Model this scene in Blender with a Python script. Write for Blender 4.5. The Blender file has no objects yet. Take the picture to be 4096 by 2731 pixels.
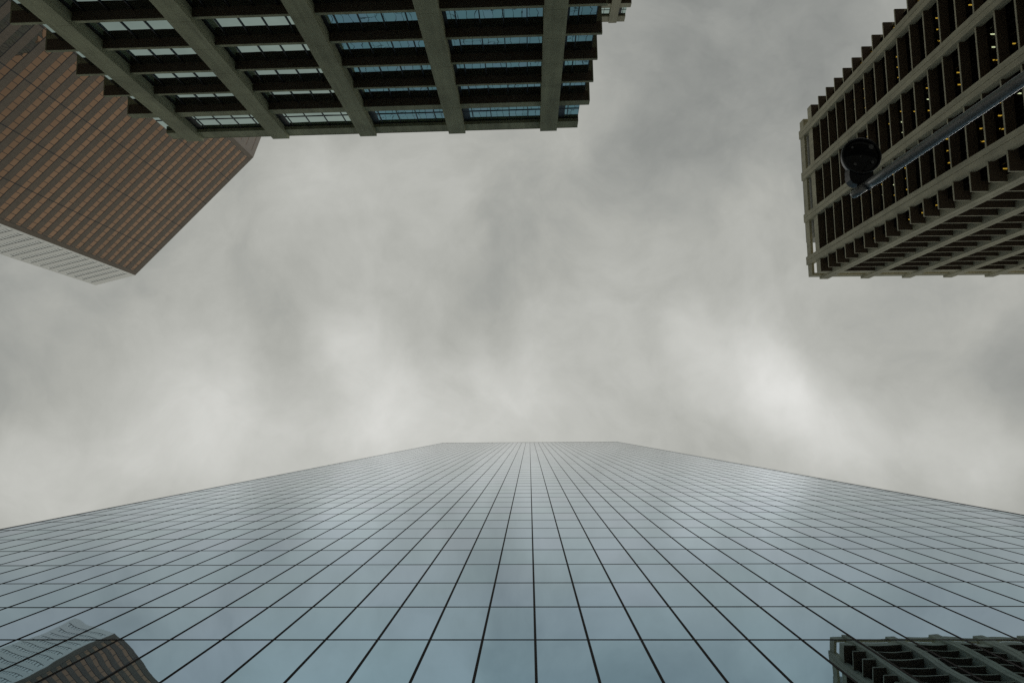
import bpy, math, random
from mathutils import Vector, Matrix
random.seed(7)
sc = bpy.context.scene
COL = sc.collection
CAMZ = 1.6                       # eye height; heights h below are measured from the eye

# ------------------------------------------------------------------ helpers
def tag(o, label=None, cat=None, group=None, kind=None):
    if label: o['label'] = label
    if cat: o['category'] = cat
    if group: o['group'] = group
    if kind: o['kind'] = kind
    return o

def empty(name, loc=(0, 0, 0), rz=0.0):
    o = bpy.data.objects.new(name, None); COL.objects.link(o)
    o.location = loc; o.rotation_euler = (0, 0, rz); o.empty_display_size = 1.0
    return o

class MB:
    """collects boxes, quads and tubes; build() links them as ONE mesh object"""
    def __init__(s): s.v = []; s.f = []; s.smooth = []
    def add(s, vs, fs, smooth=False):
        n = len(s.v); s.v += [tuple(p) for p in vs]
        s.f += [tuple(i + n for i in f) for f in fs]; s.smooth += [smooth] * len(fs)
        return s
    def box(s, x0, x1, y0, y1, z0, z1):
        if x1 < x0: x0, x1 = x1, x0
        if y1 < y0: y0, y1 = y1, y0
        if z1 < z0: z0, z1 = z1, z0
        return s.add([(x0,y0,z0),(x1,y0,z0),(x1,y1,z0),(x0,y1,z0),(x0,y0,z1),(x1,y0,z1),(x1,y1,z1),(x0,y1,z1)],
                     [(0,3,2,1),(4,5,6,7),(0,1,5,4),(1,2,6,5),(2,3,7,6),(3,0,4,7)])
    def fbox(s, F, a0, a1, n0, n1, z0, z1):
        """box in a facade frame F: a along the wall, n outwards, z up"""
        c = []
        for z in (z0, z1):
            for a, n in ((a0, n0), (a1, n0), (a1, n1), (a0, n1)):
                c.append(F(a, n, z))
        return s.add(c, [(0,3,2,1),(4,5,6,7),(0,1,5,4),(1,2,6,5),(2,3,7,6),(3,0,4,7)])
    def prism(s, pts, z0, z1):
        n = len(pts)
        vs = [(p[0], p[1], z0) for p in pts] + [(p[0], p[1], z1) for p in pts]
        fs = [tuple(range(n - 1, -1, -1)), tuple(range(n, 2 * n))] + [(i, (i + 1) % n, n + (i + 1) % n, n + i) for i in range(n)]
        return s.add(vs, fs)
    def quad(s, a, b, c, d): return s.add([a, b, c, d], [(0, 1, 2, 3)])
    def tube(s, pts, rad, seg=20, cap=True):
        pts = [Vector(p) for p in pts]
        if not isinstance(rad, (list, tuple)): rad = [rad] * len(pts)
        ref = Vector((0, 0, 1)); vs = []; fs = []
        for i, p in enumerate(pts):
            t = (pts[min(i + 1, len(pts) - 1)] - pts[max(i - 1, 0)]).normalized()
            if abs(t.dot(ref)) > .95: ref = Vector((1, 0, 0))
            u = t.cross(ref).normalized(); w = t.cross(u)
            for k in range(seg):
                a = 2 * math.pi * k / seg
                vs.append(p + (u * math.cos(a) + w * math.sin(a)) * rad[i])
        for i in range(len(pts) - 1):
            for k in range(seg):
                a = i * seg + k; b = i * seg + (k + 1) % seg
                fs.append((a, b, b + seg, a + seg))
        s.add(vs, fs, True)
        if cap:
            n = len(s.v) - len(vs)
            s.f.append(tuple(n + k for k in range(seg - 1, -1, -1))); s.smooth.append(False)
            s.f.append(tuple(n + len(vs) - seg + k for k in range(seg))); s.smooth.append(False)
        return s
    def lathe(s, prof, M, seg=48):
        """profile [(r, z)] round the local z axis, placed by matrix M"""
        vs = []; fs = []
        for r, z in prof:
            for k in range(seg):
                a = 2 * math.pi * k / seg
                vs.append(M @ Vector((r * math.cos(a), r * math.sin(a), z)))
        for i in range(len(prof) - 1):
            for k in range(seg):
                a = i * seg + k; b = i * seg + (k + 1) % seg
                fs.append((a, b, b + seg, a + seg))
        return s.add(vs, fs, True)
    def build(s, name, mat, parent=None, **kw):
        me = bpy.data.meshes.new(name)
        me.from_pydata(s.v, [], s.f); me.update()
        for p, sm in zip(me.polygons, s.smooth): p.use_smooth = sm
        me.materials.append(mat)
        o = bpy.data.objects.new(name, me); COL.objects.link(o)
        if parent: o.parent = parent
        return tag(o, **kw)

# ------------------------------------------------------------------ materials
def N(nt, t, **kw):
    n = nt.nodes.new(t)
    for k, v in kw.items(): setattr(n, k, v)
    return n
def new_mat(name):
    m = bpy.data.materials.new(name); m.use_nodes = True
    return m, m.node_tree, m.node_tree.nodes['Principled BSDF']
def math_n(nt, op, a, b=None, c=None):
    n = N(nt, 'ShaderNodeMath', operation=op)
    for i, x in enumerate((a, b, c)):
        if x is None: continue
        if isinstance(x, (int, float)): n.inputs[i].default_value = x
        else: nt.links.new(x, n.inputs[i])
    return n.outputs[0]
def noise(nt, vec, scale, detail=4, rough=.5, dist=0.0):
    n = N(nt, 'ShaderNodeTexNoise'); n.inputs['Scale'].default_value = scale
    n.inputs['Detail'].default_value = detail; n.inputs['Roughness'].default_value = rough
    n.inputs['Distortion'].default_value = dist
    nt.links.new(vec, n.inputs['Vector']); return n.outputs[0]
def pos(nt): return N(nt, 'ShaderNodeNewGeometry').outputs['Position']
def scaled(nt, vec, s):
    m = N(nt, 'ShaderNodeVectorMath', operation='MULTIPLY'); nt.links.new(vec, m.inputs[0]); m.inputs[1].default_value = s
    return m.outputs[0]
def ramp(nt, fac, stops):
    r = N(nt, 'ShaderNodeValToRGB'); nt.links.new(fac, r.inputs[0])
    while len(r.color_ramp.elements) < len(stops): r.color_ramp.elements.new(.5)
    for e, (p, c) in zip(r.color_ramp.elements, stops): e.position = p; e.color = (*c, 1)
    return r.outputs[0]
def mixc(nt, fac, a, b, blend='MIX'):
    m = N(nt, 'ShaderNodeMix', data_type='RGBA', blend_type=blend)
    for i, x in ((0, fac), (6, a), (7, b)):
        if isinstance(x, (int, float)): m.inputs[i].default_value = x
        elif isinstance(x, tuple): m.inputs[i].default_value = (*x, 1)
        else: nt.links.new(x, m.inputs[i])
    return m.outputs[2]

def concrete(name, c, rough=.85, var=.25, bump=.3):
    m, nt, b = new_mat(name); P = pos(nt)
    n1 = noise(nt, P, .35, 5, .6); n2 = noise(nt, scaled(nt, P, (2.2, 2.2, .12)), 1.0, 4, .6); n3 = noise(nt, P, 14, 3, .6)
    f = math_n(nt, 'ADD', math_n(nt, 'MULTIPLY', n1, .45), math_n(nt, 'ADD', math_n(nt, 'MULTIPLY', n2, .4), math_n(nt, 'MULTIPLY', n3, .15)))
    lo = tuple(x * (1 - var) for x in c); hi = tuple(x * (1 + var) for x in c)
    nt.links.new(ramp(nt, f, [(.32, lo), (.5, c), (.68, hi)]), b.inputs['Base Color'])
    b.inputs['Roughness'].default_value = rough
    bp = N(nt, 'ShaderNodeBump'); bp.inputs['Strength'].default_value = bump; bp.inputs['Distance'].default_value = .01
    nt.links.new(n3, bp.inputs['Height']); nt.links.new(bp.outputs[0], b.inputs['Normal'])
    return m

def coated_glass(name, col, rough=.015, wave=.0025, wscale=.45, pitch=0, pillow=0.0, x0=0.0, axis=0, z0=0.0, zp=1.0, tint=None):
    """opaque reflective coated glass: metallic fresnel, panes slightly bowed and wavy"""
    m, nt, b = new_mat(name); P = pos(nt)
    b.inputs['Metallic'].default_value = 1.0; b.inputs['Roughness'].default_value = rough
    g = noise(nt, P, .11, 3, .5)
    c2 = tuple(x * .9 for x in col) if tint is None else tint
    nt.links.new(ramp(nt, g, [(.3, c2), (.7, col)]), b.inputs['Base Color'])
    if pitch:
        sp = N(nt, 'ShaderNodeSeparateXYZ'); nt.links.new(P, sp.inputs[0])
        cb = N(nt, 'ShaderNodeCombineXYZ')
        nt.links.new(math_n(nt, 'FLOOR', math_n(nt, 'DIVIDE', math_n(nt, 'SUBTRACT', sp.outputs[axis], x0 - pitch * .5), pitch)), cb.inputs[0])
        nt.links.new(math_n(nt, 'FLOOR', math_n(nt, 'DIVIDE', math_n(nt, 'SUBTRACT', sp.outputs[2], z0 - zp * .5), zp)), cb.inputs[1])
        wn = N(nt, 'ShaderNodeTexWhiteNoise', noise_dimensions='3D'); nt.links.new(cb.outputs[0], wn.inputs[0])
        base = b.inputs['Base Color'].links[0].from_socket
        pv = ramp(nt, wn.outputs[0], [(.0, (.92, .98, .97)), (.4, (1.0, 1.0, 1.0)), (.7, (1.02, 1.0, 1.03)), (1.0, (1.07, .975, 1.02))])
        nt.links.new(mixc(nt, 1.0, base, pv, 'MULTIPLY'), b.inputs['Base Color'])
    h = math_n(nt, 'MULTIPLY', noise(nt, P, wscale, 1.5, .4), wave)
    if pitch:
        sep = N(nt, 'ShaderNodeSeparateXYZ'); nt.links.new(P, sep.inputs[0])
        for k, (o0, per) in ((axis, (x0, pitch)), (2, (z0, zp))):
            t = math_n(nt, 'DIVIDE', math_n(nt, 'SUBTRACT', sep.outputs[k], o0), per)
            cs = math_n(nt, 'COSINE', math_n(nt, 'MULTIPLY', t, 2 * math.pi))
            h = math_n(nt, 'SUBTRACT', h, math_n(nt, 'MULTIPLY', cs, pillow * (1 if k != 2 else 2.0)))
    bp = N(nt, 'ShaderNodeBump'); bp.inputs['Strength'].default_value = 1.0; bp.inputs['Distance'].default_value = 1.0
    nt.links.new(h, bp.inputs['Height']); nt.links.new(bp.outputs[0], b.inputs['Normal'])
    return m

def clear_glass(name, tint=(.30, .38, .36)):
    m = bpy.data.materials.new(name); m.use_nodes = True; nt = m.node_tree; nt.nodes.clear()
    out = N(nt, 'ShaderNodeOutputMaterial'); tr = N(nt, 'ShaderNodeBsdfTransparent'); gl = N(nt, 'ShaderNodeBsdfGlossy')
    tr.inputs[0].default_value = (*tint, 1); gl.inputs['Roughness'].default_value = .02; gl.inputs[0].default_value = (.75, .8, .82, 1)
    fr = N(nt, 'ShaderNodeFresnel'); fr.inputs[0].default_value = 1.42; mx = N(nt, 'ShaderNodeMixShader')
    bp = N(nt, 'ShaderNodeBump'); bp.inputs['Strength'].default_value = 1.0; bp.inputs['Distance'].default_value = .002
    nt.links.new(noise(nt, pos(nt), .9, 1), bp.inputs['Height']); nt.links.new(bp.outputs[0], gl.inputs['Normal'])
    nt.links.new(fr.outputs[0], mx.inputs[0]); nt.links.new(tr.outputs[0], mx.inputs[1]); nt.links.new(gl.outputs[0], mx.inputs[2])
    nt.links.new(mx.outputs[0], out.inputs[0]); return m

def plain(name, c, rough=.6, metal=0.0, spec=.5):
    m, nt, b = new_mat(name); P = pos(nt)
    n1 = noise(nt, P, 3.0, 4, .6)
    nt.links.new(ramp(nt, n1, [(.3, tuple(x * .85 for x in c)), (.7, tuple(min(1, x * 1.12) for x in c))]), b.inputs['Base Color'])
    b.inputs['Roughness'].default_value = rough; b.inputs['Metallic'].default_value = metal
    b.inputs['Specular IOR Level'].default_value = spec
    return m

def emit(name, c, s):
    m, nt, b = new_mat(name); b.inputs['Emission Color'].default_value = (*c, 1); b.inputs['Emission Strength'].default_value = s
    b.inputs['Base Color'].default_value = (*c, 1); return m

def galvanised():
    m, nt, b = new_mat('galvanised_steel'); P = pos(nt)
    n1 = noise(nt, P, 9, 5, .65, .6)
    nt.links.new(ramp(nt, n1, [(.25, (.42, .415, .40)), (.75, (.62, .61, .59))]), b.inputs['Base Color'])
    b.inputs['Metallic'].default_value = .55
    nt.links.new(math_n(nt, 'ADD', math_n(nt, 'MULTIPLY', n1, .3), .22), b.inputs['Roughness']); return m

GX0, GP, GD = .106, 1.5326, 6.16          # mullion origin, pane width, distance of the glass wall
GH0, GR = 21.3 + CAMZ, 3.735              # joint height, storey height
M_CONC = concrete('olive_concrete', (.385, .385, .245), .85, .4)
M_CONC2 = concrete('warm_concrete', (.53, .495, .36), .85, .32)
M_SOFFIT_SHADE = concrete('soffit_shade', (.125, .088, .062), .6, .25)  # shade under the ledges put into a dark brown panel colour
M_DARK = plain('bronze_frame', (.02, .02, .022), .45)
M_CORE = plain('dark_interior', (.03, .028, .026), .9, 0, .1)
M_CEIL = plain('office_ceiling', (.10, .085, .07), .9, 0, .1)
M_MULL = plain('dark_gasket', (.010, .008, .007), .65, 0, .12)
M_GGLASS = coated_glass('blue_coated_glass', (.335, .53, .675), .010, .0013, .50, GP, .00026, GX0 + .5 * GP, 0, GH0 + .5 * GR, GR, tint=(.305, .50, .675))
M_TGLASS = coated_glass('silver_coated_glass', (.47, .60, .57), .012, .006, .75)
M_RGLASS = clear_glass('tinted_clear_glass')
M_CGLASS = coated_glass('grey_crown_glass', (.5, .56, .56), .02, .006, .6)
M_STONE = concrete('brown_granite', (.172, .132, .090), .45, .22, .15)
M_LIT_SIDE = concrete('lit_side_panel', (.90, .885, .83), .32, .05, .05); M_LIT_SIDE.node_tree.nodes['Principled BSDF'].inputs['Metallic'].default_value = .62  # brighter light on the narrow side put into a paler, part-metallic colour
M_LGLASS = coated_glass('copper_coated_glass', (.35, .22, .14), .02, .006, .5)
M_LGLASS2 = coated_glass('lit_side_glass', (.85, .86, .82), .06, .003, .5)  # paler copy of the window glass for the brighter-lit side
M_STEEL = galvanised()
M_BLACK = plain('black_paint', (.012, .012, .012), .35)
M_LENS = plain('smoked_lens', (.006, .006, .006), .08)
M_AMBER = emit('amber_ceiling_lamp', (1.0, .50, .06), 1.5)
M_WARM = emit('warm_white_ceiling_lamp', (1.0, .88, .55), 2.2)
M_ASPH = concrete('asphalt', (.05, .05, .052), .9, .25)
M_PAVE = concrete('pavement_concrete', (.27, .26, .24), .85, .15)
M_PAINT = plain('road_paint', (.75, .75, .72), .6)
M_YPAINT = plain('yellow_road_paint', (.65, .45, .06), .6)
M_GROUND = concrete('ground_soil', (.16, .155, .14), .9, .2)

# ------------------------------------------------------------------ ground
def sheet(name, x0, x1, y0, y1, z, mat, kind='structure'):
    return MB().quad((x0, y0, z), (x1, y0, z), (x1, y1, z), (x0, y1, z)).build(name, mat, kind=kind)
sheet('ground', -3000, 3000, -3000, 3000, 0, M_GROUND)
sheet('road', -900, 900, -24.0, -9.0, .004, M_ASPH)
MB().box(-900, 900, -9.0, 6.0, -.3, .13).build('pavement', M_PAVE, kind='structure')
MB().box(-900, 900, -30.4, -24.0, -.3, .13).build('pavement', M_PAVE, kind='structure')
mk = MB()
for i in range(-60, 60):
    mk.quad((i * 12, -13.05, .008), (i * 12 + 3, -13.05, .008), (i * 12 + 3, -12.93, .008), (i * 12, -12.93, .008))
    mk.quad((i * 12, -20.05, .008), (i * 12 + 3, -20.05, .008), (i * 12 + 3, -19.93, .008), (i * 12, -19.93, .008))
mk.build('lane_marking', M_PAINT, kind='structure')
mk = MB()
for y in (-16.4, -16.7): mk.quad((-700, y, .008), (700, y, .008), (700, y + .11, .008), (-700, y + .11, .008))
mk.build('centre_line', M_YPAINT, kind='structure')

# ------------------------------------------------------------------ blue glass tower
def glass_tower():
    root = empty('glass_tower', (0, 30, 0))
    tag(root, 'tall blue mirror glass tower with a thin dark grid', 'skyscraper')
    inv = -30.0
    xl, xr, yf, yb = -33.0, 33.0, GD, 54.0
    top = 267.8 + CAMZ
    MB().box(xl + .12, xr - .12, yf + .10 + inv, yb - .1 + inv, 0, top - .3).build('core', M_CORE, root)
    # panes
    cols = [xl] + [GX0 + GP * c for c in range(-22, 23) if xl + .35 < GX0 + GP * c < xr - .35] + [xr]
    rows = []; z = GH0
    while z > .5: z -= GR
    z = max(z, 0)
    rows = [0.0]
    k = -6
    while GH0 + GR * k < top + .01:
        if GH0 + GR * k > 1.0: rows.append(GH0 + GR * k)
        k += 1
    rng = random.Random(3)
    panes = []
    for j in range(len(rows) - 1):
        for i in range(len(cols) - 1):
            x0, x1, z0, z1 = cols[i], cols[i + 1], rows[j], rows[j + 1]
            tx = rng.gauss(0, .0006) ; tz = rng.gauss(0, .0005)
            w, hh = x1 - x0, z1 - z0
            f = lambda x, z: yf + inv + tx * (x - x0 - w / 2) + tz * (z - z0 - hh / 2)
            q = [(x0, f(x0, z0), z0), (x1, f(x1, z0), z0), (x1, f(x1, z1), z1), (x0, f(x0, z1), z1)]
            xc, zc = (x0 + x1) / 2, (z0 + z1) / 2 - CAMZ
            vis = zc * .475 > 5.9 and abs(xc / zc) < .80
            panes.append((0 if vis else 1, zc + .4 * abs(xc), q))
    panes.sort(key=lambda t: (t[0], t[1]))
    for t in panes[:100]: MB().quad(*t[2]).build('glass_pane', M_GGLASS, root)
    rest = MB()
    for t in panes[100:]: rest.quad(*t[2])
    rest.build('glass_pane', M_GGLASS, root, kind='stuff')
    g = MB()
    for x in cols[1:-1]:
        g.box(x - .037, x - .009, yf - .008 + inv, yf + .05 + inv, 0, top - .2)
        g.box(x + .009, x + .037, yf - .008 + inv, yf + .05 + inv, 0, top - .2)
        g.box(x - .009, x + .009, yf - .006 + inv, yf + .05 + inv, 0, top - .2)
    g.build('mullion_grid', M_MULL, root)
    g = MB()
    for z in rows[1:-1]: g.box(xl, xr, yf - .0062 + inv, yf + .05 + inv, z - .040, z + .040)
    g.build('floor_joint', M_MULL, root)
    # side and rear walls
    for nm, F, L in (('side_wall', lambda a, n, z: (xl - n + .0, yf + a + inv, z), yb - yf), ('side_wall', lambda a, n, z: (xr + n, yf + a + inv, z), yb - yf)):
        s = MB(); s.fbox(F, .02, L, -.1, 0, 0, top - .2); s.build(nm, M_GGLASS, root)
        g = MB(); a = 1.5
        while a < L: g.fbox(F, a - .04, a + .04, 0, .04, 0, top - .2); a += GP
        for z in rows[1:-1]: g.fbox(F, .1, L, 0, .01, z - .04, z + .04)
        g.build('side_mullions', M_MULL, root)
    MB().box(xl, xr, yb - .1 + inv, yb + inv, 0, top - .2).build('rear_wall', M_GGLASS, root)
    MB().box(xl - .04, xr + .04, yf - .035 + inv, yb + .06 + inv, top - .2, top + .25).build('coping', plain('pale_coping', (.35, .34, .31), .6), root)
    for sx in (xl, xr): MB().box(sx - .03, sx + .03, yf - .03 + inv, yf + .04 + inv, 0, top - .2).build('corner_trim', plain('corner_metal', (.22, .23, .24), .5), root)
    return root
glass_tower()

# ------------------------------------------------------------------ ledged concrete office towers
def ledge_tower(name, label, loc, rz, P, par_lo, s1_top, s1_lo, s2_lo, pitch, slab, px0, px1, sx0, sx1, depth, cols, cw,
                vis_h, mods=1.86, groove=False, ledge=.78, conc=None):
    """front face at local y=0 facing +y; heights are above the eye; P = parapet top"""
    conc = conc or M_CONC
    root = empty(name, loc, rz); tag(root, label, 'office tower', 'concrete towers with projecting ledges')
    H = lambda h: h + CAMZ
    yb = -depth
    # levels: (top, low)
    lv = [(s1_top, s1_lo)]; lo = s2_lo
    while lo > 2.0: lv.append((lo + slab, lo)); lo -= pitch
    # parapet
    m = MB()
    m.box(px0, px1, -.34, 0, H(par_lo), H(P)); m.box(px0, px1, yb, yb + .34, H(par_lo), H(P))
    m.box(px0, px0 + .34, yb + .34, -.34, H(par_lo), H(P)); m.box(px1 - .34, px1, yb + .34, -.34, H(par_lo), H(P))
    m.build('parapet', conc, root)
    MB().box(px0 + .36, px1 - .36, yb + .36, -.36, H(par_lo) + .25, H(par_lo) + .5).build('roof', conc, root)
    # front coping in the lighter warm concrete
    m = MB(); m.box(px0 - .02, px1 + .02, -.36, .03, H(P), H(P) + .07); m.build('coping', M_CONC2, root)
    # slabs
    for i, (t, l) in enumerate(lv):
        m = MB()
        m.box(sx0, sx1, yb - .8, 0, H(l), H(t))
        m.build('ledge', conc, root)
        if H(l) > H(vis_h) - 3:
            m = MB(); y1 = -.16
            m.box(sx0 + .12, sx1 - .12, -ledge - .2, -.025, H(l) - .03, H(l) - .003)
            m.build('soffit', M_SOFFIT_SHADE, root)  # dark sheet added under the slab to stand for its shade
    # columns
    for c in cols:
        m = MB()
        if groove:
            m.box(c - cw / 2, c - .04, -ledge * .5, .35, 0, H(P) - .01); m.box(c + .04, c + cw / 2, -ledge * .5, .35, 0, H(P) - .01)
            m.box(c - .04, c + .04, -ledge * .5, .24, 0, H(P) - .03)
        else:
            z = H(P) - .01
            tops = [H(P) - .01] + [H(l) for t, l in lv] + [0]
            for a, b in zip(tops[1:], tops[:-1]): m.box(c - cw / 2, c + cw / 2, -.7, .36, a + .012, b - .012)
            m.box(c - cw / 2 + .02, c + cw / 2 - .02, -.7, .34, 0, H(P) - .05)
        m.build('column', conc, root)
    # wall behind / core
    MB().box(sx0 + ledge + 1.0, sx1 - ledge - 1.0, yb + 2, -ledge - .45, 0, H(s1_top) - .1).build('core', M_CORE, root)
    # crown windows
    edges = sorted([px0] + [c for c in cols] + [px1])
    gy = -.38
    low = H(s1_top) ; hi = H(par_lo)
    for i in range(len(edges) - 1):
        a0, a1 = edges[i], edges[i + 1]
        L_ = a0 + (cw / 2 if a0 in cols else .05); R_ = a1 - (cw / 2 if a1 in cols else .05)
        jam = .72 if a0 in cols else 0
        window(root, L_, R_, gy, low, hi, a0, mods, jam, True, .86 if a0 in cols else 0)
    # storey windows
    edges = sorted([px0 - .1] + list(cols) + [px1 + .2])
    stuff = MB(); cnt = 0
    for k in range(1, len(lv)):
        low = H(lv[k][0]); hi = H(lv[k - 1][1])
        for i in range(len(edges) - 1):
            a0, a1 = edges[i], edges[i + 1]
            L_ = a0 + (cw / 2 if a0 in cols else 0); R_ = a1 - (cw / 2 if a1 in cols else 0)
            if lv[k][0] > vis_h: window(root, L_, R_, -ledge, low, hi, a0, mods, .3 if a0 in cols else 0, False)
            else: stuff.quad((a0, -ledge, low), (a1, -ledge, low), (a1, -ledge, hi), (a0, -ledge, hi))
    if stuff.v: stuff.build('window', M_TGLASS, root, kind='stuff')
    # end walls (glazed, set in)
    for x, s in ((px0 - .1, -1), (px1 + .2, 1)):
        MB().box(x - .1, x + .1, yb + 1.5, -ledge - .02, 0, H(s1_top) - .1).build('end_wall', M_DARK, root)
    MB().box(sx0 + 1.5, sx1 - 1.5, yb + 1.3, yb + 1.5, 0, H(s1_top) - .1).build('rear_wall', M_DARK, root)
    return root

RW = random.Random(11)
def window(root, x0, x1, y, z0, z1, a0, mods, jam, crown, jamw=0):
    g = MB(); f = MB()
    xs = [x0]
    x = a0 + mods * (1.0 if jam else .0)
    while x < x1 - .3:
        if x > x0 + .3: xs.append(x)
        x += mods
    xs.append(x1)
    zs = [z0, z0 + (z1 - z0) * .40, z1] if crown else [z0, z1]
    for i in range(len(xs) - 1):
        for j in range(len(zs) - 1):
            a, b, c, d = xs[i], xs[i + 1], zs[j], zs[j + 1]
            tx, tz = RW.gauss(0, .0035), RW.gauss(0, .003)
            q = lambda x, z: (x, y + tx * (x - (a + b) / 2) + tz * (z - (c + d) / 2), z)
            g.quad(q(a, c), q(b, c), q(b, d), q(a, d))
    o = g.build('window', M_TGLASS, root)
    for x in xs[1:-1]: f.box(x - .04, x + .04, y - .02, y + (.10 if not crown else .06), z0, z1)
    if crown:
        f.box(x0, x1, y - .02, y + .05, zs[1] - .05, zs[1] + .05)
        f.box(x0, x1, y - .02, y + .04, z1 - .1, z1 + .02)
    if jam: f.box(x0, x0 + jam, y - .02, y + .03, z0, z1)
    if len(f.v): f.build('frame', M_DARK, o)

# local x is measured from the pivot (4, -31.1)
ledge_tower('ledged_office_tower', 'near grey concrete tower with five columns, silvery windows and dark ledges, above the glass tower',
            (4.0, -31.1, 0), -.0125, 70.8, 69.34, 65.7, 64.74, 60.85, 3.93, .30,
            -41.6, 1.35, -43.1, 2.15, 38.0, [-39.2, -30.0, -20.7, -11.3, -1.7], 1.75, 36.0)
ledge_tower('ledged_office_tower', 'far pale sliver of a ledged tower peeking out past the end of the nearer one',
            (0.0, -87.0, 0), -.006, 144.0, 142.1, 138.9, 137.4, 133.4, 3.98, .30,
            -36, 21.5, -37.0, 22.15, 30.0, [-27.9, -18.6, -9.3, 0.0, 9.3, 18.9], 1.75, 128.0, conc=M_CONC2)

# ------------------------------------------------------------------ right-hand tower with two visible faces
def corner_tower():
    H = lambda h: h + CAMZ
    X0, Y1 = 64.4, -33.4                  # near corner (street face at Y1, west face at X0)
    X1, Y0 = 133.0, -70.4
    P, plo = 160.0, 157.9
    root = empty('ledged_office_tower', ((X0 + X1) / 2, (Y0 + Y1) / 2, 0))
    tag(root, 'concrete tower seen at its corner, with amber ceiling lights glowing behind dark windows', 'office tower', 'concrete towers with projecting ledges')
    ox, oy = -(X0 + X1) / 2, -(Y0 + Y1) / 2
    def B(m, x0, x1, y0, y1, z0, z1): m.box(x0 + ox, x1 + ox, y0 + oy, y1 + oy, z0, z1)
    conc = M_CONC2
    lv = [(155.3, 153.2)]; lo = 149.0
    while lo > 3: lv.append((lo + .30, lo)); lo -= 4.07
    t_ = .55
    m = MB()
    B(m, X0, X1, Y1 - t_, Y1, H(plo), H(P)); B(m, X0, X1, Y0, Y0 + t_, H(plo), H(P))
    B(m, X0, X0 + t_, Y0 + t_, Y1 - t_, H(plo), H(P)); B(m, X1 - t_, X1, Y0 + t_, Y1 - t_, H(plo), H(P))
    m.build('parapet', conc, root)
    m = MB(); B(m, X0 + 1.35, X1 - 3, Y0 + 2.0, Y1 - 9.0, H(155.2), H(163.6)); m.build('penthouse', concrete('grey_penthouse', (.42, .42, .39)), root)
    e = 1.3; rng = random.Random(5)
    for i, (t, l) in enumerate(lv):
        m = MB()
        B(m, X0 + (.0 if i else 0.02), X1, Y0 - e, Y1 + .15, H(l), H(t)); m.build('ledge', conc, root)
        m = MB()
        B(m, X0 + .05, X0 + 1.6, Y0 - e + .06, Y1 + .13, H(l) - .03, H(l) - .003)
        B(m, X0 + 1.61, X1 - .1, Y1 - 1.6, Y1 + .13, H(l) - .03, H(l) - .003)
        m.build('soffit', M_SOFFIT_SHADE, root)  # added dark sheets carry the shade below these ledges
    # columns
    wc = [-67.2, -57.1, -47.1, -37.1]; sc_ = [67.8 + 9.32 * k for k in range(7)]
    cw = 1.9
    for y in wc:
        m = MB()
        B(m, X0 - .36, X0 + .8, y - cw / 2, y - .045, 0, H(P) - .02); B(m, X0 - .36, X0 + .8, y + .045, y + cw / 2, 0, H(P) - .02)
        B(m, X0 - .22, X0 + .8, y - .045, y + .045, 0, H(P) - .05)
        m.build('column', conc, root)
    for x in sc_:
        m = MB()
        B(m, x - cw / 2, x - .045, Y1 - .8, Y1 + .50, 0, H(P) - .02); B(m, x + .045, x + cw / 2, Y1 - .8, Y1 + .50, 0, H(P) - .02)
        B(m, x - .045, x + .045, Y1 - .8, Y1 + .36, 0, H(P) - .05)
        m.build('column', conc, root)
    # windows: tinted clear glass 1.5 m behind the ledge edge, mullions in front
    gx, gy = X0 + 1.5, Y1 - 1.4
    we = [Y0 - .4] + wc + [gy]; se = [gx] + sc_ + [X1 - 1.5]
    cand = []
    for k in range(1, len(lv)):
        z0, z1 = lv[k][0], lv[k - 1][1]
        for i in range(len(we) - 1): cand.append((abs(z0 - 84) + abs(we[i] + 50) * .3, 'w', we[i], we[i + 1], z0, z1))
        for i in range(len(se) - 1): cand.append((abs(z0 - 104) * .9 + (se[i] - 62) * .8, 's', se[i], se[i + 1], z0, z1))
    cand.sort(key=lambda c: c[0])
    stuff = MB(); fr_rest = MB()
    for n, (_, s, a, b, z0, z1) in enumerate(cand):
        g = MB() if n < 100 else stuff
        f = MB() if n < 100 else fr_rest
        z0h, z1h = H(z0), H(z1)
        if s == 'w':
            g.quad((gx + ox, b + oy, z0h), (gx + ox, a + oy, z0h), (gx + ox, a + oy, z1h), (gx + ox, b + oy, z1h))
            y = a + 1.67
            while y < b - .3: B(f, gx - .10, gx + .04, y - .03, y + .03, z0h, z1h); y += 1.67
        else:
            g.quad((b + ox, gy + oy, z0h), (a + ox, gy + oy, z0h), (a + ox, gy + oy, z1h), (b + ox, gy + oy, z1h))
            x = a + 1.55
            while x < b - .3: B(f, x - .03, x + .03, gy - .04, gy + .10, z0h, z1h); x += 1.55
        if n < 100:
            o = g.build('window', M_RGLASS, root)
            if f.v: f.build('frame', M_DARK, o)
    if stuff.v: stuff.build('window', M_RGLASS, root, kind='stuff')
    if fr_rest.v: fr_rest.build('frame', M_DARK, root, kind='stuff')
    # dark room behind the glass
    m = MB(); B(m, gx + 5.0, X1 - 3, Y0 + 1.0, gy - 5.0, 0, H(154)); m.build('core', M_CORE, root)
    m = MB()
    for t, l in lv:
        B(m, gx + .02, gx + 5.0, Y0 + .5, gy - .02, H(l) - .10, H(l) - .012)
        B(m, gx + 5.02, X1 - 3, gy - 5.0, gy - .02, H(l) - .10, H(l) - .012)
    m.build('ceiling', M_CEIL, root)
    m = MB()
    for x in (X1 - 1.4,): B(m, x, x + .3, Y0 - .5, Y1 - 1.45, 0, H(153))
    B(m, gx, X1 - 1.5, Y0 - .5, Y0 - .3, 0, H(153)); m.build('end_wall', M_DARK, root)
    # lit ceiling lamps at places seen glowing in the photograph: (storey, bay y) clusters
    lamps = 0
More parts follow.
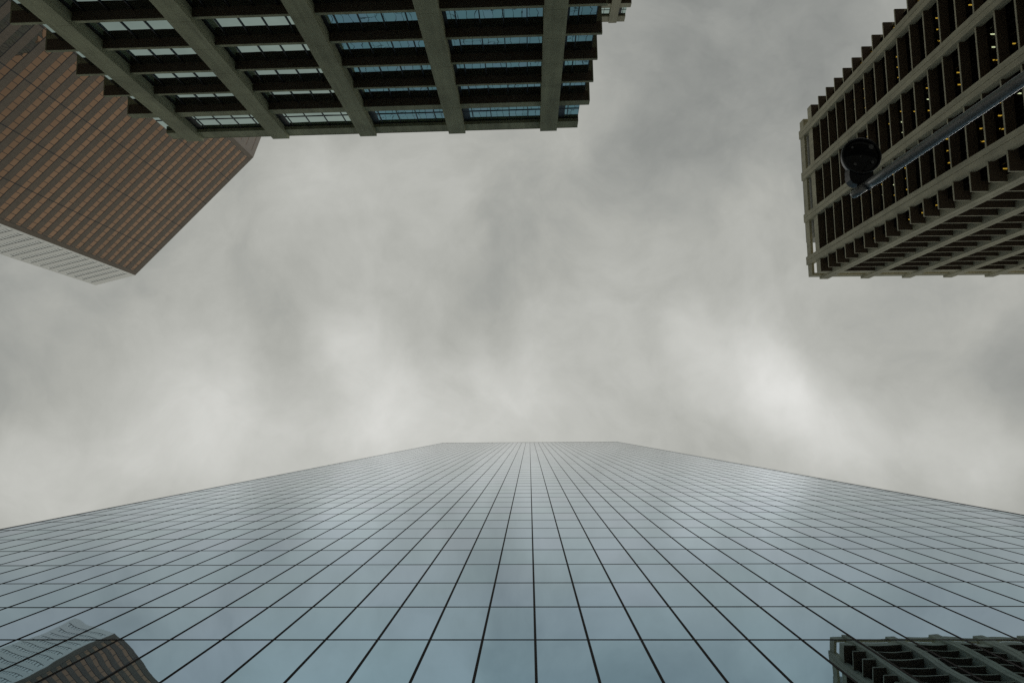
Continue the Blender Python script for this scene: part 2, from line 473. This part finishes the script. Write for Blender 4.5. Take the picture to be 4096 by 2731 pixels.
    for k in range(2, len(lv)):
        z = H(lv[k - 1][1]) - .12
        for y0, y1 in ((-71, -68.6), (-65.8, -58.4), (-55.8, -48.4), (-45.8, -38.3), (-35.6, -34.9)):
            if rng.random() < .50 and 60 < lv[k][0] < 135:
                y = y0 + rng.uniform(.3, .9) if y1 - y0 > 3 else (y0 + y1) / 2
                n = rng.choice((1, 2, 3)) if y1 - y0 > 3 else 1
                y = rng.uniform(y0 + .4, max(y0 + .5, y1 - 2.0 * n))
                for q in range(n):
                    if y > y1 - .2: break
                    ln = rng.uniform(.45, .75); xo = .22 + (140 - lv[k][0]) * .004
                    mm = MB(); B(mm, gx + xo, gx + xo + ln, y, y + .17, z - .03, z)
                    mm.build('ceiling_lamp', M_WARM if rng.random() < .2 else M_AMBER, root); lamps += 1
                    y += 1.95
    return root
corner_tower()

# ------------------------------------------------------------------ brown stone tower at the upper left
def brown_tower():
    H = lambda h: h + CAMZ
    hT = 236.0
    C = Vector((-136.2, -52.8)); R = Vector((-96.4, -94.6)); L2 = Vector((-149.9, -49.44))
    dr = Vector((.0111, -.0327)).normalized(); R2 = R + dr * 15.0
    dl = (R - C).normalized()
    nC = Vector((-dl.y, dl.x));
    if nC.dot(-C) < 0: nC = -nC
    root = empty('brown_stone_tower', (-150, -110, 0))
    tag(root, 'brown stone tower standing diagonally, with copper window bands and a narrow side coloured bright as if lit', 'skyscraper')
    off = Vector((150, 110))
    back = [R2 + Vector((-18, -42)), R2 + Vector((-60, -40)), L2 + Vector((-35, -38))]
    pts = [L2, C, R, R2] + back
    cen = Vector((-150, -110))
    ins = [p + (cen - p).normalized() * .9 + off for p in pts]
    MB().prism([(p.x, p.y) for p in ins], 0, H(hT) - .8).build('core', M_CORE, root)
    def frame(A, Bp):
        d = (Bp - A).normalized(); n = Vector((-d.y, d.x))
        if n.dot(A - cen) < 0: n = -n
        return (lambda a, nn, z: ((A + d * a + n * nn + off).x, (A + d * a + n * nn + off).y, z)), (Bp - A).length
    tops = [233.2, 228.5, 224.2]
    while tops[-1] > 8: tops.append(tops[-1] - 4.08)
    wh = 2.02
    def face(A, Bp, wall, glass, margin, bay, npane, joints, wtop, pane_w, vis_lo, nm, winh, first=0, half_first=False):
        F, L = frame(A, Bp)
        prev = hT; w = MB()
        w.fbox(F, 0, margin, -.75, 0, 0, H(hT)); w.fbox(F, L - margin, L, -.75, 0, 0, H(hT))
        rest = MB(); frest = MB()
        for i, t in enumerate(wtop):
            sp = MB(); sp.fbox(F, margin, L - margin, -.5, 0, H(t), H(prev)); 
            w.v, w.f, w.smooth, _ = (w.v + sp.v, w.f + [tuple(q + len(w.v) for q in f) for f in sp.f], w.smooth + sp.smooth, 0)
            lo = t - winh
            on = lo > vis_lo
            g = MB() if on else rest; f = MB() if on else frest
            xs = [margin]
            x = bay[0]
            while x < L - margin - .05:
                if x > margin + .05: xs.append(x)
                x += pane_w
            xs.append(L - margin)
            for a, b in zip(xs[:-1], xs[1:]):
                tx, tz = RW.gauss(0, .003), RW.gauss(0, .003)
                q = lambda s_, z_: F(s_, -.035 + tx * (s_ - (a + b) / 2) + tz * (z_ - H(lo) - winh / 2), z_)
                g.quad(q(a, H(lo)), q(b, H(lo)), q(b, H(t)), q(a, H(t)))
            for x in xs[1:-1]: f.fbox(F, x - .065, x + .065, -.14, -.006, H(lo), H(t))
            f.fbox(F, margin, L - margin, -.14, -.006, H(t) - .17, H(t)); f.fbox(F, margin, L - margin, -.14, -.012, H(lo), H(lo) + .07)  # dark head strip deepened to stand for the shadow line along the window top
            if on:
                o = g.build('ribbon_window', glass, root); f.build('frame', M_DARK, o)
            prev = lo
        sp = MB(); sp.fbox(F, margin, L - margin, -.5, 0, 0, H(prev))
        w.v, w.f, w.smooth = (w.v + sp.v, w.f + [tuple(q + len(w.v) for q in f) for f in sp.f], w.smooth + sp.smooth)
        w.build(nm, wall, root)
        if rest.v: rest.build('ribbon_window', glass, root, kind='stuff')
        if frest.v: frest.build('frame', M_DARK, root, kind='stuff')
        j = MB()
        for x in joints: j.fbox(F, x - .10, x + .10, -.3, .02, 0, H(hT) - .05)
        # fine cladding joint lines where stone meets the corner piers
        for x in (margin, L - margin): j.fbox(F, x - .04, x + .04, -.3, .008, 0, H(hT) - 1.0)
        if joints: j.build('cladding_joint', M_DARK, root)
        return F, L
    L_ = (R - C).length; bayw = (L_ - 0) / 5
    face(C, R, M_STONE, M_LGLASS, 1.4, (bayw / 6,), 6, [bayw * k for k in range(1, 5)], tops, bayw / 6, 95, 'diagonal_wall', wh)
    t2 = [232.4] + [227.8 - 4.08 * k for k in range(55)]
    t2 = [t for t in t2 if t > 6]
    face(L2, C, M_LIT_SIDE, M_LGLASS2, .7, (.7 + .85,), 1, [], t2, .85, 140, 'lit_side_wall', 1.75)
    face(R, R2, M_STONE, M_LGLASS, 1.4, (3.3,), 1, [], tops, 1.9, 200, 'end_wall', .5)
    for A, Bp in ((R2, back[0]), (back[0], back[1]), (back[1], back[2]), (back[2], L2)):
        F, L = frame(A, Bp); MB().fbox(F, 0, L, -.6, 0, 0, H(hT)).build('rear_wall', M_STONE, root)
    MB().prism([(p.x, p.y) for p in [q + (cen - q).normalized() * .85 + off for q in pts]], H(hT) - .7, H(hT) - .35).build('roof', M_STONE, root)
    return root
brown_tower()

# ------------------------------------------------------------------ street lamp
def street_lamp():
    base = Vector((6.6 * 1.055, -6.6 * .72, 0))
    root = empty('street_lamp', (base.x, base.y, .13))
    tag(root, 'street lamp with round black head on a long galvanised arm', 'street lamp')
    inv = Matrix.Translation(-root.location)
    W = lambda u, v, h: inv @ Vector((u * h, v * h, h + CAMZ))
    tip = W(.4705, -.3270, 9.3); a1 = W(.520, -.3625, 9.05); a3 = W(.7335, -.502, 7.55)
    top = Vector((0, 0, 8.15))
    # mast
    MB().tube([(0, 0, .28), (0, 0, 4), (0, 0, 8.15)], [.11, .095, .08]).build('mast', M_STEEL, root)
    m = MB(); m.box(-.22, .22, -.22, .22, .0, .04)
    m.tube([(0, 0, .04), (0, 0, .30)], [.16, .12]); m.build('base_plate', M_STEEL, root)
    d = (a3 - tip); pts = []
    for i in range(13):
        t = i / 12
        p = tip.lerp(a3, t); pts.append(p)
    endd = (a3 - a1).normalized()
    for t in (.35, .7, 1.0): pts.append(a3.lerp(Vector((0, 0, 7.35)), t) + Vector((0, 0, -.12 * math.sin(t * math.pi))))
    n = len(pts)
    arm = MB(); r0 = .062
    cut = tip + (a1 - tip).normalized() * .24
    body = [cut] + [p for p in pts if (p - tip).length > .30]
    arm.tube(body, [r0 + .016 * i / (len(body) - 1) for i in range(len(body))], 28)
    arm.build('arm', M_STEEL, root)
    u = (a1 - tip).normalized()
    MB().tube([tip, tip + u * .025, tip + u * .225], [.030, .050, .064], 28).build('arm_end_cap', M_STEEL, root)
    MB().tube([cut - u * .03, cut + u * .03], [r0 + .012, r0 + .012], 28).build('clamp', M_BLACK, root)
    # lamp head
    hc = W(.4881, -.3869, 9.25)
    rad = .245
    tilt = Matrix.Translation(hc) @ Matrix.Rotation(math.radians(-4), 4, 'X') @ Matrix.Rotation(math.radians(4), 4, 'Y')
    MB().lathe([(0, .20), (.10, .19), (.18, .15), (.232, .08), (.250, .0), (.250, -.03), (.236, -.035), (.232, -.01)], tilt).build('lamp_shade', M_BLACK, root)
    MB().lathe([(.234, -.012), (.20, -.03), (.12, -.05), (0, -.056)], tilt).build('lens', M_LENS, root)
    MB().lathe([(.252, .004), (.259, -.004), (.259, -.030), (.250, -.040), (.240, -.038)], tilt, 64).build('rim', plain('worn_rim', (.10, .10, .10), .35, .6), root)
    # small bright discs placed as painted glints on the lens
    M_GLINT = plain('dull_glint', (.25, .25, .24), .4, .6)
    for ang, rr, s_ in ((2.25, .165, .020), (.75, .165, .02), (-.72, .165, .034), (3.9, .165, .017), (2.4, .03, .010)):
        c = tilt @ Vector((rr * math.cos(ang), -rr * math.sin(ang) * -1, -.052))
        MB().tube([c, c + Vector((0, 0, -.006))], s_, 10).build('lens_glint', M_GLINT, root)
    # neck housing between head and arm
    m = MB()
    q0 = hc + (tip - hc) * .30; 
    ax = (W(.4846, -.3330, 9.25) - hc); ax.z = 0; L = ax.length; ax.normalize(); sd = Vector((-ax.y, ax.x, 0))
    prof = [(.10, .150), (.20, .160), (.28, .160), (.34, .145), (.385, .105), (.40, .05)]
    vs = []; fs = []
    for (s_, w) in prof:
        for zz in (-.02, .12):
            for sg in (-1, 1): vs.append(hc + ax * s_ + sd * w * sg + Vector((0, 0, zz)))
    for i in range(len(prof) - 1):
        a = i * 4; b = a + 4
        fs += [(a, a + 1, b + 1, b), (a + 2, b + 2, b + 3, a + 3), (a, b, b + 2, a + 2), (a + 1, a + 3, b + 3, b + 1)]
    fs += [(0, 2, 3, 1), (len(vs) - 4, len(vs) - 3, len(vs) - 1, len(vs) - 2)]
    m.add(vs, fs); m.build('neck_housing', M_BLACK, root)
    b0 = hc + ax * .40 + Vector((0, 0, .05)); b1 = tip + u * .12
    MB().tube([b0 - ax * .05, b1 + Vector((0, 0, .0))], .03, 14).build('bracket', M_BLACK, root)
    return root
street_lamp()

# ------------------------------------------------------------------ sky, light
def sky():
    w = bpy.data.worlds.new('World'); sc.world = w; w.use_nodes = True; nt = w.node_tree
    bg = nt.nodes['Background']; bg.inputs[1].default_value = .1
    st = N(nt, 'ShaderNodeTexSky', sky_type='NISHITA'); st.sun_disc = False
    st.sun_elevation = math.radians(44); st.sun_rotation = math.radians(SUN_ROT)
    tc = N(nt, 'ShaderNodeTexCoord'); sep = N(nt, 'ShaderNodeSeparateXYZ'); nt.links.new(tc.outputs['Generated'], sep.inputs[0])
    z = math_n(nt, 'MAXIMUM', sep.outputs[2], .12)
    cmb = N(nt, 'ShaderNodeCombineXYZ')
    nt.links.new(math_n(nt, 'DIVIDE', sep.outputs[0], z), cmb.inputs[0]); nt.links.new(math_n(nt, 'DIVIDE', sep.outputs[1], z), cmb.inputs[1])
    Pq = cmb.outputs[0]
    # wind-blown warp of the cloud field
    wn = N(nt, 'ShaderNodeTexNoise'); wn.inputs['Scale'].default_value = 3.2; wn.inputs['Detail'].default_value = 5; nt.links.new(Pq, wn.inputs['Vector'])
    ws = N(nt, 'ShaderNodeVectorMath', operation='SUBTRACT'); nt.links.new(wn.outputs[1], ws.inputs[0]); ws.inputs[1].default_value = (.5, .5, .5)
    wm = N(nt, 'ShaderNodeVectorMath', operation='SCALE'); nt.links.new(ws.outputs[0], wm.inputs[0]); wm.inputs[3].default_value = .19
    wa = N(nt, 'ShaderNodeVectorMath', operation='ADD'); nt.links.new(Pq, wa.inputs[0]); nt.links.new(wm.outputs[0], wa.inputs[1])
    Pw = wa.outputs[0]
    acc = None
    for (cx, cy, s_, amp) in BLOBS:
        d = N(nt, 'ShaderNodeVectorMath', operation='DISTANCE'); nt.links.new(Pw, d.inputs[0]); d.inputs[1].default_value = (cx, cy, 0)
        q = math_n(nt, 'DIVIDE', d.outputs['Value'], s_)
        e = math_n(nt, 'MULTIPLY', math_n(nt, 'EXPONENT', math_n(nt, 'MULTIPLY', math_n(nt, 'MULTIPLY', q, q), -.5)), amp * 1.5)
        acc = e if acc is None else math_n(nt, 'ADD', acc, e)
    n1 = math_n(nt, 'MULTIPLY', math_n(nt, 'SUBTRACT', noise(nt, Pw, 4.2, 8, .58, .3), .5), .37)
    n2 = math_n(nt, 'MULTIPLY', math_n(nt, 'SUBTRACT', noise(nt, Pq, 1.6, 3, .5, .3), .5), .14)
    n3 = math_n(nt, 'MULTIPLY', math_n(nt, 'SUBTRACT', noise(nt, Pw, 11, 7, .6, .2), .5), .16)
    # overcast falloff, steepened to darken corners; unseen low sky held brighter for the facades
    sky_falloff = math_n(nt, 'POWER', math_n(nt, 'MULTIPLY_ADD', math_n(nt, 'MAXIMUM', sep.outputs[2], 0.64), .6667, .3333), 2.1)
    v = math_n(nt, 'ADD', math_n(nt, 'ADD', acc, n1), math_n(nt, 'ADD', math_n(nt, 'ADD', n2, n3), .50))
    v = math_n(nt, 'MULTIPLY', v, sky_falloff)
    v = math_n(nt, 'MULTIPLY', math_n(nt, 'MAXIMUM', v, .1), 10.0)
    cc = N(nt, 'ShaderNodeVectorMath', operation='SCALE')
    tint = ramp(nt, math_n(nt, 'MULTIPLY', v, .1), [(.22, (.96, 1.0, .94)), (.42, (1.0, 1.01, .925)), (.75, (1.0, 1.0, .955))])
    nt.links.new(tint, cc.inputs[0]); nt.links.new(v, cc.inputs[3])
    nt.links.new(mixc(nt, .97, st.outputs[0], cc.outputs[0]), bg.inputs[0])
    sun = bpy.data.lights.new('sun', 'SUN'); so = bpy.data.objects.new('sun', sun); COL.objects.link(so)
    sun.energy = .5; sun.angle = math.radians(20); sun.color = (1, .97, .92)
    el = math.radians(44); az = math.radians(90 - SUN_ROT)
    dv = Vector((math.cos(el) * math.cos(az), math.cos(el) * math.sin(az), math.sin(el)))
    so.rotation_euler = dv.to_track_quat('Z', 'Y').to_euler()

SUN_ROT = 110
BLOBS = [  # u, v (direction divided by its height), radius, brightness
    (-0.491, -0.033, 0.075, 0.150),
    (-0.407, 0.017, 0.050, 0.060),
    (0.336, -0.076, 0.045, 0.100),
    (0.388, -0.026, 0.050, 0.130),
    (0.469, 0.023, 0.050, 0.110),
    (0.573, -0.007, 0.035, 0.080),
    (0.628, 0.054, 0.050, 0.120),
    (-0.202, -0.025, 0.050, 0.130),
    (-0.279, -0.119, 0.040, 0.130),
    (-0.329, -0.320, 0.055, 0.070),
    (-0.168, -0.358, 0.060, 0.030),
    (-0.008, -0.212, 0.090, -0.070),
    (0.071, -0.066, 0.050, -0.040),
    (-0.004, -0.017, 0.090, 0.070),
    (0.322, -0.580, 0.160, -0.110),
    (-0.703, 0.101, 0.070, 0.140),
    (-0.665, 0.009, 0.050, 0.040),
    (0.681, -0.079, 0.050, -0.090),
    (-0.710, -0.168, 0.070, 0.020),
    (0.186, -0.399, 0.100, -0.050),
    (0.528, -0.308, 0.080, -0.030),
    (-0.393, -0.114, 0.050, -0.050),
    (0.258, -0.120, 0.035, 0.070),
    (-0.319, 0.042, 0.050, 0.050),
    (-0.103, -0.124, 0.050, -0.040),
]
sky()

# ------------------------------------------------------------------ camera
F_PX, TX, TY, ROLL = 2810.58, .0237999, .1196386, .0101638
v = Vector((-math.tan(TX), -math.tan(TY), 1)).normalized()
r = Vector((math.cos(ROLL), math.sin(ROLL), 0)); r = (r - v * r.dot(v)).normalized()
d = v.cross(r)
cam = bpy.data.cameras.new('camera'); co = bpy.data.objects.new('camera', cam); COL.objects.link(co)
up, bk = -d, -v
co.matrix_world = Matrix(((r.x, up.x, bk.x, 0), (r.y, up.y, bk.y, 0), (r.z, up.z, bk.z, CAMZ), (0, 0, 0, 1)))
cam.sensor_width = 36; cam.lens = 36 * F_PX / 4096; cam.clip_end = 6000; cam.clip_start = .05
sc.camera = co
sc.view_settings.view_transform = 'Standard'; sc.view_settings.look = 'None'; sc.view_settings.exposure = 0; sc.view_settings.gamma = 1
sc.render.engine = 'CYCLES'; sc.cycles.max_bounces = 8; sc.cycles.diffuse_bounces = 4; sc.cycles.glossy_bounces = 5; sc.cycles.transparent_max_bounces = 12
sc.cycles.use_denoising = False
sc.cycles.sample_clamp_indirect = 4.0
